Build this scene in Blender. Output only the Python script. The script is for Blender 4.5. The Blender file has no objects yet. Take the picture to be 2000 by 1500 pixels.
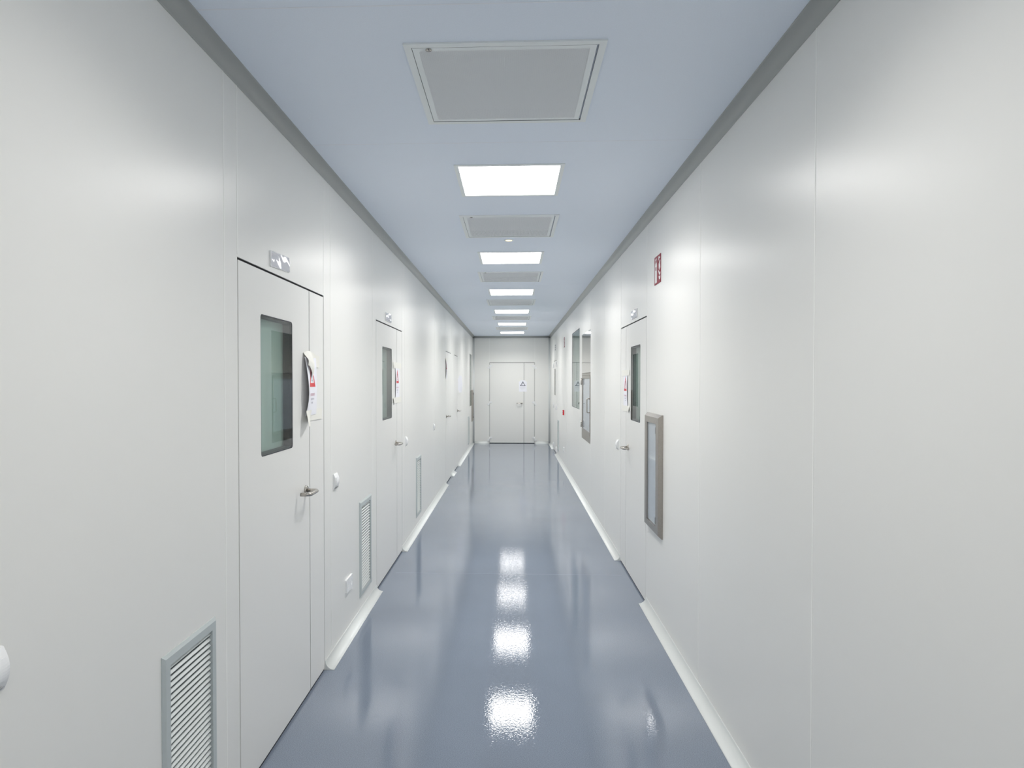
import bpy, math, random
from mathutils import Vector, Matrix
from mathutils.geometry import tessellate_polygon

PI = math.pi
random.seed(7)
SC = bpy.context.scene
COL = SC.collection

# ------------------------------------------------------------------ dimensions of the corridor (metres)
XL, XR = -1.0536, 0.9665          # side walls
YB, YE = -3.6, 17.121             # wall behind the camera, end wall
ZC = 2.797                        # ceiling
COVE = 0.0503
WT = 0.10                         # panel thickness
ROOM = 3.2                        # depth of the rooms beyond the panels

# ------------------------------------------------------------------ materials
def mat(name):
    m = bpy.data.materials.new(name); m.use_nodes = True
    nt = m.node_tree; nt.nodes.clear()
    out = nt.nodes.new('ShaderNodeOutputMaterial')
    return m, nt, out

def N(nt, t, **kw):
    n = nt.nodes.new(t)
    for k, v in kw.items():
        if k in n.inputs: n.inputs[k].default_value = v
        else: setattr(n, k, v)
    return n

def princ(name, col, rough=0.4, metal=0.0, spec=0.5, coat=0.0, coat_rough=0.1,
          noise=None, bump=None, rough_noise=None, aniso=0.0, vary=None):
    """noise=(scale, amount) tints the colour; bump=(scale, strength, distance)"""
    m, nt, out = mat(name)
    p = N(nt, 'ShaderNodeBsdfPrincipled')
    p.inputs['Base Color'].default_value = (*col, 1)
    p.inputs['Roughness'].default_value = rough
    p.inputs['Metallic'].default_value = metal
    p.inputs['Specular IOR Level'].default_value = spec
    p.inputs['Coat Weight'].default_value = coat
    p.inputs['Coat Roughness'].default_value = coat_rough
    p.inputs['Anisotropic'].default_value = aniso
    nt.links.new(p.outputs[0], out.inputs[0])
    tc = N(nt, 'ShaderNodeTexCoord')
    if noise:
        n = N(nt, 'ShaderNodeTexNoise'); n.inputs['Scale'].default_value = noise[0]; n.inputs['Detail'].default_value = 3
        nt.links.new(tc.outputs['Object'], n.inputs['Vector'])
        r = N(nt, 'ShaderNodeValToRGB')
        a = noise[1]
        r.color_ramp.elements[0].position = 0.3; r.color_ramp.elements[1].position = 0.7
        r.color_ramp.elements[0].color = (*[c * (1 - a) for c in col], 1)
        r.color_ramp.elements[1].color = (*[min(1, c * (1 + a)) for c in col], 1)
        nt.links.new(n.outputs[0], r.inputs[0]); nt.links.new(r.outputs[0], p.inputs['Base Color'])
    if bump:
        n = N(nt, 'ShaderNodeTexNoise'); n.inputs['Scale'].default_value = bump[0]; n.inputs['Detail'].default_value = 2
        nt.links.new(tc.outputs['Object'], n.inputs['Vector'])
        b = N(nt, 'ShaderNodeBump'); b.inputs['Strength'].default_value = bump[1]; b.inputs['Distance'].default_value = bump[2]
        nt.links.new(n.outputs[0], b.inputs['Height']); nt.links.new(b.outputs[0], p.inputs['Normal'])
        nt.links.new(b.outputs[0], p.inputs['Coat Normal'])
    return m

def glass_mat(name, tint, ior=1.75, haze=0.0, haze_col=(.8, .85, .85), rough=0.0):
    """pane: sees through, mirrors more the flatter it is looked along"""
    m, nt, out = mat(name)
    tr = N(nt, 'ShaderNodeBsdfTransparent'); tr.inputs[0].default_value = (*tint, 1)
    gl = N(nt, 'ShaderNodeBsdfGlossy'); gl.inputs['Roughness'].default_value = rough
    fr = N(nt, 'ShaderNodeFresnel'); fr.inputs[0].default_value = ior
    ge = N(nt, 'ShaderNodeNewGeometry')
    inv = N(nt, 'ShaderNodeMath', operation='SUBTRACT'); inv.inputs[0].default_value = 1
    nt.links.new(ge.outputs['Backfacing'], inv.inputs[1])
    mul = N(nt, 'ShaderNodeMath', operation='MULTIPLY')
    nt.links.new(fr.outputs[0], mul.inputs[0]); nt.links.new(inv.outputs[0], mul.inputs[1])
    base = tr
    if haze:
        df = N(nt, 'ShaderNodeBsdfDiffuse'); df.inputs[0].default_value = (*haze_col, 1)
        mh = N(nt, 'ShaderNodeMixShader'); mh.inputs[0].default_value = haze
        nt.links.new(tr.outputs[0], mh.inputs[1]); nt.links.new(df.outputs[0], mh.inputs[2]); base = mh
    mx = N(nt, 'ShaderNodeMixShader')
    nt.links.new(mul.outputs[0], mx.inputs[0]); nt.links.new(base.outputs[0], mx.inputs[1]); nt.links.new(gl.outputs[0], mx.inputs[2])
    nt.links.new(mx.outputs[0], out.inputs[0])
    return m

def emit_mat(name, col, strength):
    m, nt, out = mat(name)
    e = N(nt, 'ShaderNodeEmission'); e.inputs[0].default_value = (*col, 1); e.inputs[1].default_value = strength
    nt.links.new(e.outputs[0], out.inputs[0])
    return m

def perforated_mat(name, col, pitch=0.0080, r=0.0022):
    """sheet metal with staggered round holes one can see through"""
    m, nt, out = mat(name)
    p = N(nt, 'ShaderNodeBsdfPrincipled'); p.inputs['Base Color'].default_value = (*col, 1); p.inputs['Roughness'].default_value = .45
    tr = N(nt, 'ShaderNodeBsdfTransparent')
    tc = N(nt, 'ShaderNodeTexCoord'); sx = N(nt, 'ShaderNodeSeparateXYZ')
    nt.links.new(tc.outputs['Object'], sx.inputs[0])
    A, B = pitch * math.sqrt(3), pitch
    def M(op, a, b=None):
        n = N(nt, 'ShaderNodeMath', operation=op)
        for i, v in enumerate((a, b)):
            if v is None: continue
            if isinstance(v, (int, float)): n.inputs[i].default_value = v
            else: nt.links.new(v, n.inputs[i])
        return n.outputs[0]
    def lattice(off):
        u = M('MULTIPLY', M('SUBTRACT', M('FRACT', M('ADD', M('DIVIDE', sx.outputs[0], A), 50.5 + off)), .5), A)
        v = M('MULTIPLY', M('SUBTRACT', M('FRACT', M('ADD', M('DIVIDE', sx.outputs[1], B), 50.5 + off)), .5), B)
        return M('SQRT', M('ADD', M('MULTIPLY', u, u), M('MULTIPLY', v, v)))
    hole = M('LESS_THAN', M('MINIMUM', lattice(0), lattice(.5)), r)
    mx = N(nt, 'ShaderNodeMixShader')
    nt.links.new(hole, mx.inputs[0]); nt.links.new(p.outputs[0], mx.inputs[1]); nt.links.new(tr.outputs[0], mx.inputs[2])
    nt.links.new(mx.outputs[0], out.inputs[0])
    return m

def floor_mat():
    m, nt, out = mat('epoxy_floor')
    p = N(nt, 'ShaderNodeBsdfPrincipled')
    p.inputs['Roughness'].default_value = .03
    p.inputs['Specular IOR Level'].default_value = .5
    tc = N(nt, 'ShaderNodeTexCoord')
    fine = N(nt, 'ShaderNodeTexNoise'); fine.inputs['Scale'].default_value = 320; fine.inputs['Detail'].default_value = 2
    big = N(nt, 'ShaderNodeTexNoise'); big.inputs['Scale'].default_value = 1.6; big.inputs['Detail'].default_value = 3
    nt.links.new(tc.outputs['Object'], fine.inputs[0]); nt.links.new(tc.outputs['Object'], big.inputs[0])
    r1 = N(nt, 'ShaderNodeValToRGB')
    r1.color_ramp.elements[0].position = .35; r1.color_ramp.elements[1].position = .65
    r1.color_ramp.elements[0].color = (*FLOOR_A, 1); r1.color_ramp.elements[1].color = (*FLOOR_B, 1)
    nt.links.new(fine.outputs[0], r1.inputs[0])
    r2 = N(nt, 'ShaderNodeValToRGB')
    r2.color_ramp.elements[0].color = (.9, .9, .9, 1); r2.color_ramp.elements[1].color = (1.08, 1.08, 1.08, 1)
    nt.links.new(big.outputs[0], r2.inputs[0])
    mx = N(nt, 'ShaderNodeMix', data_type='RGBA', blend_type='MULTIPLY'); mx.inputs[0].default_value = 1
    nt.links.new(r1.outputs[0], mx.inputs[6]); nt.links.new(r2.outputs[0], mx.inputs[7])
    nt.links.new(mx.outputs[2], p.inputs['Base Color'])
    w = N(nt, 'ShaderNodeTexNoise'); w.inputs['Scale'].default_value = 95; w.inputs['Detail'].default_value = 1.5
    nt.links.new(tc.outputs['Object'], w.inputs[0])
    b = N(nt, 'ShaderNodeBump'); b.inputs['Strength'].default_value = .13; b.inputs['Distance'].default_value = .0020
    nt.links.new(w.outputs[0], b.inputs['Height']); nt.links.new(b.outputs[0], p.inputs['Normal'])
    nt.links.new(p.outputs[0], out.inputs[0])
    return m

FLOOR_A, FLOOR_B = (.150, .184, .240), (.255, .292, .355)
LIGHT = 9.0
LAMP_W = 16.5
M = {}
M['wall'] = princ('lacquered_wall_panel', (.83, .826, .800), .31, spec=.62, bump=(420, .03, .0006))
M['seam'] = princ('white_sealant', (.95, .95, .92), .5)
M['door'] = princ('lacquered_door_leaf', (.83, .824, .800), .31, spec=.62, bump=(420, .03, .0006))
M['ceil'] = princ('ceiling_panel', (.80, .865, .965), .42, spec=.35, noise=(260, .02))
M['ceil_seam'] = princ('ceiling_sealant', (.82, .86, .93), .5)
M['cove'] = princ('grey_cove_profile', (.44, .455, .445), .33, spec=.4)
M['floor'] = floor_mat()
M['pvc'] = princ('white_pvc_coving', (.80, .825, .812), .33)
M['corner'] = princ('wall_corner_profile', (.72, .735, .73), .3)
M['steel'] = princ('brushed_stainless', (.43, .40, .365), .30, metal=1, noise=(90, .05), aniso=.3)
M['mirror_steel'] = princ('polished_stainless', (.54, .52, .485), .07, metal=1, noise=(60, .03))
M['satin'] = princ('satin_nickel_handle', (.48, .455, .42), .26, metal=1)
M['rubber'] = princ('black_rubber_gasket', (.010, .010, .013), .7, spec=.2)
M['spacer'] = princ('dark_grey_glazing_spacer', (.030, .031, .042), .5)
M['white_plastic'] = princ('white_plastic', (.88, .885, .89), .25)
M['grey_plastic'] = princ('grey_plastic', (.35, .36, .37), .4)
M['alu'] = princ('painted_aluminium_grille', (.50, .545, .55), .38, spec=.5)
M['slat'] = princ('grille_slat_enamel', (.70, .735, .725), .42)
M['vent'] = princ('vent_enamel', (.84, .875, .88), .4)
M['perf'] = perforated_mat('perforated_vent_sheet', (.84, .86, .88), r=.0021)
M['filter'] = princ('white_filter_fleece', (.70, .71, .73), .9)
M['duct'] = princ('dark_duct', (.15, .16, .165), .8)
M['paper'] = princ('white_printer_paper', (.88, .88, .93), .7, spec=.2)
M['tape'] = princ('masking_tape', (.86, .85, .79), .6, spec=.25)
M['red'] = princ('red_print', (.72, .045, .055), .5)
M['fire_red'] = princ('fire_sign_red', (.27, .022, .042), .5, spec=.3)
M['alarm_red'] = princ('alarm_red_plastic', (.62, .02, .035), .3)
M['ink'] = princ('navy_ink', (.05, .05, .10), .6)
M['grey_ink'] = princ('grey_ink', (.42, .42, .47), .7)
M['mauve_ink'] = princ('mauve_ink', (.62, .38, .45), .7)
M['white_print'] = princ('white_print', (.86, .84, .84), .5)
M['sign_grey'] = princ('grey_sign', (.30, .31, .32), .4)
M['glass'] = glass_mat('window_glass', (.84, .90, .88), ior=1.62)
M['glass_back'] = glass_mat('hazed_inner_glass', (.80, .87, .84), haze=.58, haze_col=(.84, .89, .865))  # pale haze in the colour stands in for reflections and room brightness
M['glass_frost'] = glass_mat('pass_box_glass', (.80, .86, .90), haze=.55, haze_col=(.74, .80, .86))
M['acrylic'] = glass_mat('clear_acrylic', (.97, .97, .985), ior=1.45, haze=.34, haze_col=(.93, .93, .97), rough=.015)
M['room'] = princ('plain_room_paint', (.50, .53, .52), .6)
M['room_floor'] = princ('room_floor_vinyl', (.22, .24, .27), .4)
M['lamp'] = emit_mat('lamp_diffuser', (1.0, .985, .96), LIGHT)
M['lamp_dim'] = emit_mat('dimmed_lamp_diffuser', (1.0, .985, .96), LIGHT*.57)
M['added_room_lamp'] = emit_mat('room_lamp_diffuser', (1.0, .99, .97), 5.0)
M['led'] = emit_mat('warm_led', (1.0, .80, .46), 2.2)

# ------------------------------------------------------------------ mesh builder
class MB:
    def __init__(s): s.v, s.f, s.m, s.sm = [], [], [], []
    def add(s, verts, faces, mi=0, smooth=False):
        o = len(s.v); s.v += [tuple(p) for p in verts]
        for f in faces: s.f.append([i + o for i in f]); s.m.append(mi); s.sm.append(smooth)
    def box(s, x0, x1, y0, y1, z0, z1, mi=0):
        v = [(x0,y0,z0),(x1,y0,z0),(x1,y1,z0),(x0,y1,z0),(x0,y0,z1),(x1,y0,z1),(x1,y1,z1),(x0,y1,z1)]
        s.add(v, [(0,3,2,1),(4,5,6,7),(0,1,5,4),(1,2,6,5),(2,3,7,6),(3,0,4,7)], mi)
    def bevel_box(s, x0, x1, y0, y1, z0, z1, c, mi=0):
        """box whose front (low y) edges are chamfered by c"""
        v = [(x0,y1,z0),(x1,y1,z0),(x1,y1,z1),(x0,y1,z1),
             (x0,y0+c,z0),(x1,y0+c,z0),(x1,y0+c,z1),(x0,y0+c,z1),
             (x0+c,y0,z0+c),(x1-c,y0,z0+c),(x1-c,y0,z1-c),(x0+c,y0,z1-c)]
        f = [(0,1,2,3),(8,11,10,9)] if False else [(3,2,1,0),(8,9,10,11)]
        for i in range(4):
            j = (i+1) % 4
            f += [(i, j, 4+j, 4+i), (4+i, 4+j, 8+j, 8+i)]
        s.add(v, f, mi)
    def plate(s, outer, holes, y0, y1, mi=0, side_mi=None, smooth=False):
        """flat plate in the local X-Z plane with any holes, front at y0, back at y1"""
        side_mi = mi if side_mi is None else side_mi
        loops = [outer] + list(holes)
        flat = [p for l in loops for p in l]
        tris = tessellate_polygon([[Vector((p[0], p[1], 0)) for p in l] for l in loops])
        n = len(flat)
        v = [(p[0], y0, p[1]) for p in flat] + [(p[0], y1, p[1]) for p in flat]
        f = []
        for t in tris:
            a, b, c = [flat[i] for i in t]
            cr = (b[0]-a[0])*(c[1]-a[1]) - (b[1]-a[1])*(c[0]-a[0])
            if abs(cr) < 1e-12: continue
            t = tuple(t) if cr > 0 else tuple(reversed(t))
            f.append(t); f.append(tuple(i + n for i in reversed(t)))
        s.add(v, f, mi)
        o = 0; sf = []
        for k, l in enumerate(loops):
            L = len(l)
            ar = sum(l[i][0]*l[(i+1) % L][1] - l[(i+1) % L][0]*l[i][1] for i in range(L))
            ccw = ar > 0
            for i in range(L):
                a, b = o + i, o + (i+1) % L
                q = (a, a+n, b+n, b) if (ccw == (k == 0)) else (b, b+n, a+n, a)
                sf.append(q)
            o += L
        base = len(s.v) - len(v)
        for q in sf: s.f.append([i + base for i in q]); s.m.append(side_mi); s.sm.append(smooth)
    def prism(s, prof, y0, y1, axis='y', mi=0, smooth=False):
        """closed profile extruded along an axis; prof gives the two other coordinates"""
        n = len(prof)
        def P(a, b, t):
            return {'y': (a, t, b), 'x': (t, a, b), 'z': (a, b, t)}[axis]
        v = [P(a, b, y0) for a, b in prof] + [P(a, b, y1) for a, b in prof]
        s.add(v, [tuple(range(n)), tuple(reversed(range(n, 2*n)))], mi, False)
        base = len(s.v) - 2*n
        for i in range(n):
            j = (i+1) % n
            s.f.append([base+i, base+n+i, base+n+j, base+j]); s.m.append(mi); s.sm.append(smooth)
    def tube(s, path, r, seg=14, mi=0, cap=True):
        pts = [Vector(p) for p in path]; rings = []
        up = None
        for i, p in enumerate(pts):
            d = (pts[min(i+1, len(pts)-1)] - pts[max(i-1, 0)]).normalized()
            if up is None:
                up = Vector((0, 0, 1)) if abs(d.z) < .9 else Vector((1, 0, 0))
            a = d.cross(up).normalized(); b = a.cross(d).normalized(); up = b
            rr = r[i] if isinstance(r, (list, tuple)) else r
            rings.append([p + a*rr*math.cos(2*PI*k/seg) + b*rr*math.sin(2*PI*k/seg) for k in range(seg)])
        v = [q for ring in rings for q in ring]; f = []
        for i in range(len(rings)-1):
            for k in range(seg):
                l = (k+1) % seg
                f.append((i*seg+k, i*seg+l, (i+1)*seg+l, (i+1)*seg+k))
        s.add(v, f, mi, True)
        if cap:
            base = len(s.v) - len(v)
            s.f.append([base+k for k in reversed(range(seg))]); s.m.append(mi); s.sm.append(False)
            s.f.append([base+(len(rings)-1)*seg+k for k in range(seg)]); s.m.append(mi); s.sm.append(False)
    def lathe(s, prof, axis='y', seg=28, c=(0,0,0), mi=0, smooth=True):
        """prof = [(radius, along)]"""
        v, f = [], []
        for r, t in prof:
            for k in range(seg):
                a = 2*PI*k/seg; p, q = r*math.cos(a), r*math.sin(a)
                v.append({'y': (c[0]+p, c[1]+t, c[2]+q), 'z': (c[0]+p, c[1]+q, c[2]+t), 'x': (c[0]+t, c[1]+p, c[2]+q)}[axis])
        for i in range(len(prof)-1):
            for k in range(seg):
                l = (k+1) % seg; f.append((i*seg+k, i*seg+l, (i+1)*seg+l, (i+1)*seg+k))
        s.add(v, f, mi, smooth)
        base = len(s.v) - len(v)
        if prof[0][0] > 1e-6: s.f.append([base+k for k in reversed(range(seg))]); s.m.append(mi); s.sm.append(False)
        if prof[-1][0] > 1e-6: s.f.append([base+(len(prof)-1)*seg+k for k in range(seg)]); s.m.append(mi); s.sm.append(False)
    def sheet(s, fn, nu, nv, th, mi=0, smooth=True):
        """thin curved sheet: fn(u,v) -> (x, out, z); out is the distance off the wall"""
        top, bot = [], []
        for j in range(nv+1):
            for i in range(nu+1):
                x, o, z = fn(i/nu, j/nv)
                top.append((x, -o-th, z)); bot.append((x, -o, z))
        W = nu+1; n = len(top); f = []; rimf = []
        for j in range(nv):
            for i in range(nu):
                a = j*W+i
                f.append((a, a+1, a+W+1, a+W)); f.append((n+a, n+a+W, n+a+W+1, n+a+1))
        rim = [i for i in range(W)] + [j*W+nu for j in range(1, nv+1)] + [nv*W+i for i in reversed(range(nu))] + [j*W for j in reversed(range(1, nv))]
        for i in range(len(rim)):
            a, b = rim[i], rim[(i+1) % len(rim)]
            rimf.append((b, a, a+n, b+n))
        s.add(top+bot, f, mi, smooth)
        used = sorted({i for q in rimf for i in q}); new = {v: k for k, v in enumerate(used)}
        s.add([(top+bot)[i] for i in used], [tuple(new[i] for i in q) for q in rimf], mi, False)
    def build(s, name, mats, parent=None):
        me = bpy.data.meshes.new(name); me.from_pydata(s.v, [], s.f); me.validate()
        for mm in (mats if isinstance(mats, (list, tuple)) else [mats]): me.materials.append(mm)
        if len(me.polygons) == len(s.f):
            for p, mi, sm in zip(me.polygons, s.m, s.sm): p.material_index = mi; p.use_smooth = sm
        import bmesh
        bm = bmesh.new(); bm.from_mesh(me); bmesh.ops.recalc_face_normals(bm, faces=bm.faces); bm.to_mesh(me); bm.free()
        o = bpy.data.objects.new(name, me); COL.objects.link(o)
        if parent: o.parent = parent
        return o

def rect(x0, x1, z0, z1): return [(x0, z0), (x1, z0), (x1, z1), (x0, z1)]
def rrect(x0, x1, z0, z1, r, n=5):
    p = []
    for cx, cz, a0 in ((x1-r, z0+r, -PI/2), (x1-r, z1-r, 0), (x0+r, z1-r, PI/2), (x0+r, z0+r, PI)):
        for k in range(n+1):
            a = a0 + PI/2*k/n; p.append((cx + r*math.cos(a), cz + r*math.sin(a)))
    return p

def tag(o, label, cat, group=None, kind=None):
    o['label'] = label; o['category'] = cat
    if group: o['group'] = group
    if kind: o['kind'] = kind
    return o
def empty(name, loc, rz, label, cat, group=None, kind=None):
    o = bpy.data.objects.new(name, None); COL.objects.link(o); o.empty_display_size = .05
    o.location = loc; o.rotation_euler = (0, 0, rz)
    return tag(o, label, cat, group, kind)
def copy_tree(o, parent=None):
    c = o.copy(); COL.objects.link(c); c.parent = parent
    for ch in o.children: copy_tree(ch, c)
    return c
def dup(root, loc, rz, label, group=None):
    c = copy_tree(root); c.location = loc; c.rotation_euler = (0, 0, rz); c['label'] = label
    if group: c['group'] = group
    return c
LEFT, RIGHT, END = PI/2, -PI/2, 0.0       # on a wall: local X to the right, Y into the wall, Z up
def on(side, t, z=0.0, off=0.0):
    return {LEFT: (XL + off, t, z), RIGHT: (XR - off, t, z), END: (t, YE - off, z)}[side]

# ------------------------------------------------------------------ openings in the side walls
DH = 2.096
G = {  # grilles: side, first, last along the corridor
  'L': [(1.910, 2.262), (4.440, 4.790), (7.066, 7.418), (15.262, 15.614)], 'R': [(13.853, 14.205)]}
doors_left = [(2.471, 3.612), (5.003, 6.180), (10.205, 11.085), (11.640, 12.420)]
doors_right = [(4.797, 5.930), (14.560, 15.600)]
WIN_R = (9.590, 10.800, 1.210, 2.398)
WIN_L = (15.815, 16.515, 1.010, 2.287)
HATCH = (8.236, 9.270, .828, 2.270)
PASS_R = (4.256, 4.724, .597, 1.400)
PASS_L = (16.560, 17.030, .597, 1.400)

def wall_mesh(name, side, holes, seams, y0, y1, label):
    s = 1 if side == LEFT else -1
    def R(a, b, z0, z1): return rect(min(s*a, s*b), max(s*a, s*b), z0, z1)
    mb = MB()
    mb.plate(R(y0, y1, -.06, ZC + .02), [R(*h) for h in holes], 0, WT)
    for y, z0, z1 in seams:
        mb.box(s*y - .0030, s*y + .0030, -.0009, .0005, z0, z1, 1)
    o = mb.build(name, [M['wall'], M['seam']])
    o.location = (XL if side == LEFT else XR, 0, 0); o.rotation_euler = (0, 0, side)
    return tag(o, label, 'wall', kind='structure')

ZT = ZC - COVE
holesL = [(a, b, -.05, DH) for a, b in doors_left] + [(a + .03, b - .03, .165, .755) for a, b in G['L']]
holesL += [WIN_L, (PASS_L[0] + .02, PASS_L[1] - .02, PASS_L[2] + .02, PASS_L[3] - .02)]
holesR = [(a, b, -.05, DH) for a, b in doors_right] + [(a + .03, b - .03, .165, .755) for a, b in G['R']]
holesR += [WIN_R, HATCH, (PASS_R[0] + .02, PASS_R[1] - .02, PASS_R[2] + .02, PASS_R[3] - .02)]
seamsL = [(2.357, .05, ZT), (2.473, DH + .01, ZT), (3.614, DH + .01, ZT), (3.746, .05, ZT), (4.880, .05, ZT), (6.183, DH + .01, ZT),
          (6.330, .05, ZT), (8.75, .05, ZT), (10.10, .05, ZT), (11.20, .05, ZT), (13.6, .05, ZT), (1.05, .05, ZT), (-.3, .05, ZT)]
seamsR = [(2.148, .05, ZT), (3.440, .05, ZT), (4.790, DH + .01, ZT), (5.933, DH + .01, ZT), (6.950, .05, ZT), (8.215, .05, ZT),
          (11.9, .05, ZT), (13.2, .05, ZT), (.9, .05, ZT), (-.4, .05, ZT)]
wall_mesh('wall_left', LEFT, holesL, seamsL, YB, YE + .1, 'long off-white lacquered panel wall on the left with four doors')
wall_mesh('wall_right', RIGHT, holesR, seamsR, YB, YE + .1, 'long off-white lacquered panel wall on the right with steel hatch')

# end wall, wall behind, floor, ceiling
DE = (-.620, .561)
mb = MB()
mb.plate(rect(XL - .1, XR + .1, -.06, ZC + .02), [rect(DE[0], DE[1], -.05, 2.107)], 0, WT)
for x in (DE[1] + .004, DE[0] - .004): mb.box(x - .003, x + .003, -.0007, .0005, 2.115, ZT, 1)
o = mb.build('wall_end', [M['wall'], M['seam']]); o.location = (0, YE, 0)
tag(o, 'off-white panel wall closing the far end of the corridor', 'wall', kind='structure')
mb = MB(); mb.box(XL - .1, XR + .1, -WT, 0, -.06, ZC + .02)
o = mb.build('wall_back', M['wall']); o.location = (0, YB, 0)
tag(o, 'off-white panel wall behind the viewer', 'wall', kind='structure')

mb = MB(); mb.box(XL - .05, XR + .05, YB - .1, YE + .1, -.1, 0)
mb.box(XL + .06, XR - .06, 5.487, 5.493, -.001, .0003, 1)
o = mb.build('floor', [M['floor'], princ('floor_joint', (.30, .33, .40), .12)])
tag(o, 'glossy blue-grey epoxy floor of the corridor', 'floor', kind='structure')

# lamps and vents sit in openings of the ceiling
LX, VX = -.022, -.030
LIGHT_Y = [3.875, 6.28, 8.69, 11.08, 13.49, 15.87]
LIGHT_Y_BEHIND = [1.465, -.945, -3.1]
VENT_Y = [2.640, 5.010, 7.405, 9.790, 12.19, 14.60]
LS, VS = .605, .71
mb = MB()
holes = [rect(LX - .29, LX + .29, y - .29, y + .29) for y in LIGHT_Y + LIGHT_Y_BEHIND] + \
        [rect(VX - .325, VX + .325, y - .325, y + .325) for y in VENT_Y]
mb.plate(rect(XL - .05, XR + .05, YB - .1, YE + .1), holes, 0, .05)
for k in range(-3, 13):
    y = 2.059 + 1.19*k if k < 2 else 2.059 + 1.2*k
    if y > YB + .3 and y < YE - .2 and k in (-3, -2, -1, 0, 1, 5, 9): mb.box(XL + .04, XR - .04, -.0006, .0004, y - .003, y + .003, 1)
# local X-Z plane of the plate becomes the X-Y plane: front faces down
for i, (x, yy, z) in enumerate(mb.v): mb.v[i] = (x, z, yy)
o = mb.build('ceiling', [M['ceil'], M['ceil_seam']]); o.location = (0, 0, ZC)
tag(o, 'pale blue-grey panel ceiling of the corridor', 'ceiling', kind='structure')

# ------------------------------------------------------------------ coves and covings
def cove_prof(r, n=10):
    """concave quarter between two planes meeting at (0,0); fills towards +,+ ; thin lips at the ends"""
    p = [(0, 0)]
    for k in range(n+1):
        a = PI/2*k/n
        p.append((r - r*math.sin(a) * 1.0, r - r*math.cos(a)))
    # k=0: (r,0)  ... k=n: (0,r)
    return p
CP = cove_prof(COVE)
def profile(name, prof, a0, a1, axis, mats, label, cat, xf):
    mb = MB(); mb.prism(prof, a0, a1, axis, 0, True)
    mb.v = [xf(*p) for p in mb.v]
    return tag(mb.build(name, mats), label, cat, kind='structure')
LIP = .0022
def lip_prof(r): 
    # concave fillet with a small bead on both edges
    q = [(0, 0), (r, 0), (r, LIP)]
    for k in range(1, 12):
        a = PI/2*k/12
        q.append((r - (r - LIP)*math.sin(a), r - (r - LIP)*math.cos(a)))
    q += [(LIP, r), (0, r)]
    return q
LP = lip_prof(COVE)
profile('trim_1', LP, YB, YE, 'y', M['cove'], 'grey curved cove strip along the top of the left wall', 'cove', lambda x, y, z: (XL + x, y, ZC - z))
profile('trim_2', LP, YB, YE, 'y', M['cove'], 'grey curved cove strip along the top of the right wall', 'cove', lambda x, y, z: (XR - x, y, ZC - z))
profile('trim_3', LP, XL, XR, 'x', M['cove'], 'grey curved cove strip along the top of the end wall', 'cove', lambda x, y, z: (x, YE - y, ZC - z))
profile('trim_4', lip_prof(.045), 0.002, ZT, 'z', M['corner'], 'upright curved corner strip left of the end door', 'corner strip', lambda x, y, z: (XL + x, YE - y, z))
profile('trim_5', lip_prof(.045), 0.002, ZT, 'z', M['corner'], 'upright curved corner strip right of the end door', 'corner strip', lambda x, y, z: (XR - x, YE - y, z))

BP = lip_prof(.0515)
def coving(side, a, b, label):
    mb = MB(); mb.prism(BP, a, b, 'y', 0, True)
    for y in (a, b):      # end stop
        pass
    if side == LEFT: mb.v = [(XL + x, y, z) for x, y, z in mb.v]
    elif side == RIGHT: mb.v = [(XR - x, y, z) for x, y, z in mb.v]
    else: mb.v = [(y, YE - x, z) for x, y, z in mb.v]
    nm = {LEFT: 'baseboard_left', RIGHT: 'baseboard_right', END: 'baseboard_end'}[side]
    tag(mb.build(nm, M['pvc']), label, 'coving', kind='structure')
coving(LEFT, YB, 2.462, 'white floor coving on the left wall before the nearest door')
coving(LEFT, 3.615, 4.995, 'white floor coving on the left between the two nearest doors')
coving(LEFT, 6.170, 10.215, 'long white floor coving on the left under the small louvred grille')
coving(LEFT, 11.090, 11.640, 'short white floor coving between the two far left doors')
coving(LEFT, 12.425, YE - .05, 'white floor coving on the left running to the end wall')
coving(RIGHT, YB, 4.790, 'white floor coving on the right wall in the foreground')
coving(RIGHT, 5.935, 14.545, 'long white floor coving on the right beyond the near door')
coving(RIGHT, 15.63, YE - .05, 'short white floor coving on the right at the end wall')
coving(END, XL + .05, DE[0] - .03, 'white floor coving left of the end door')
coving(END, DE[1] + .03, XR - .05, 'white floor coving right of the end door')

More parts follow.
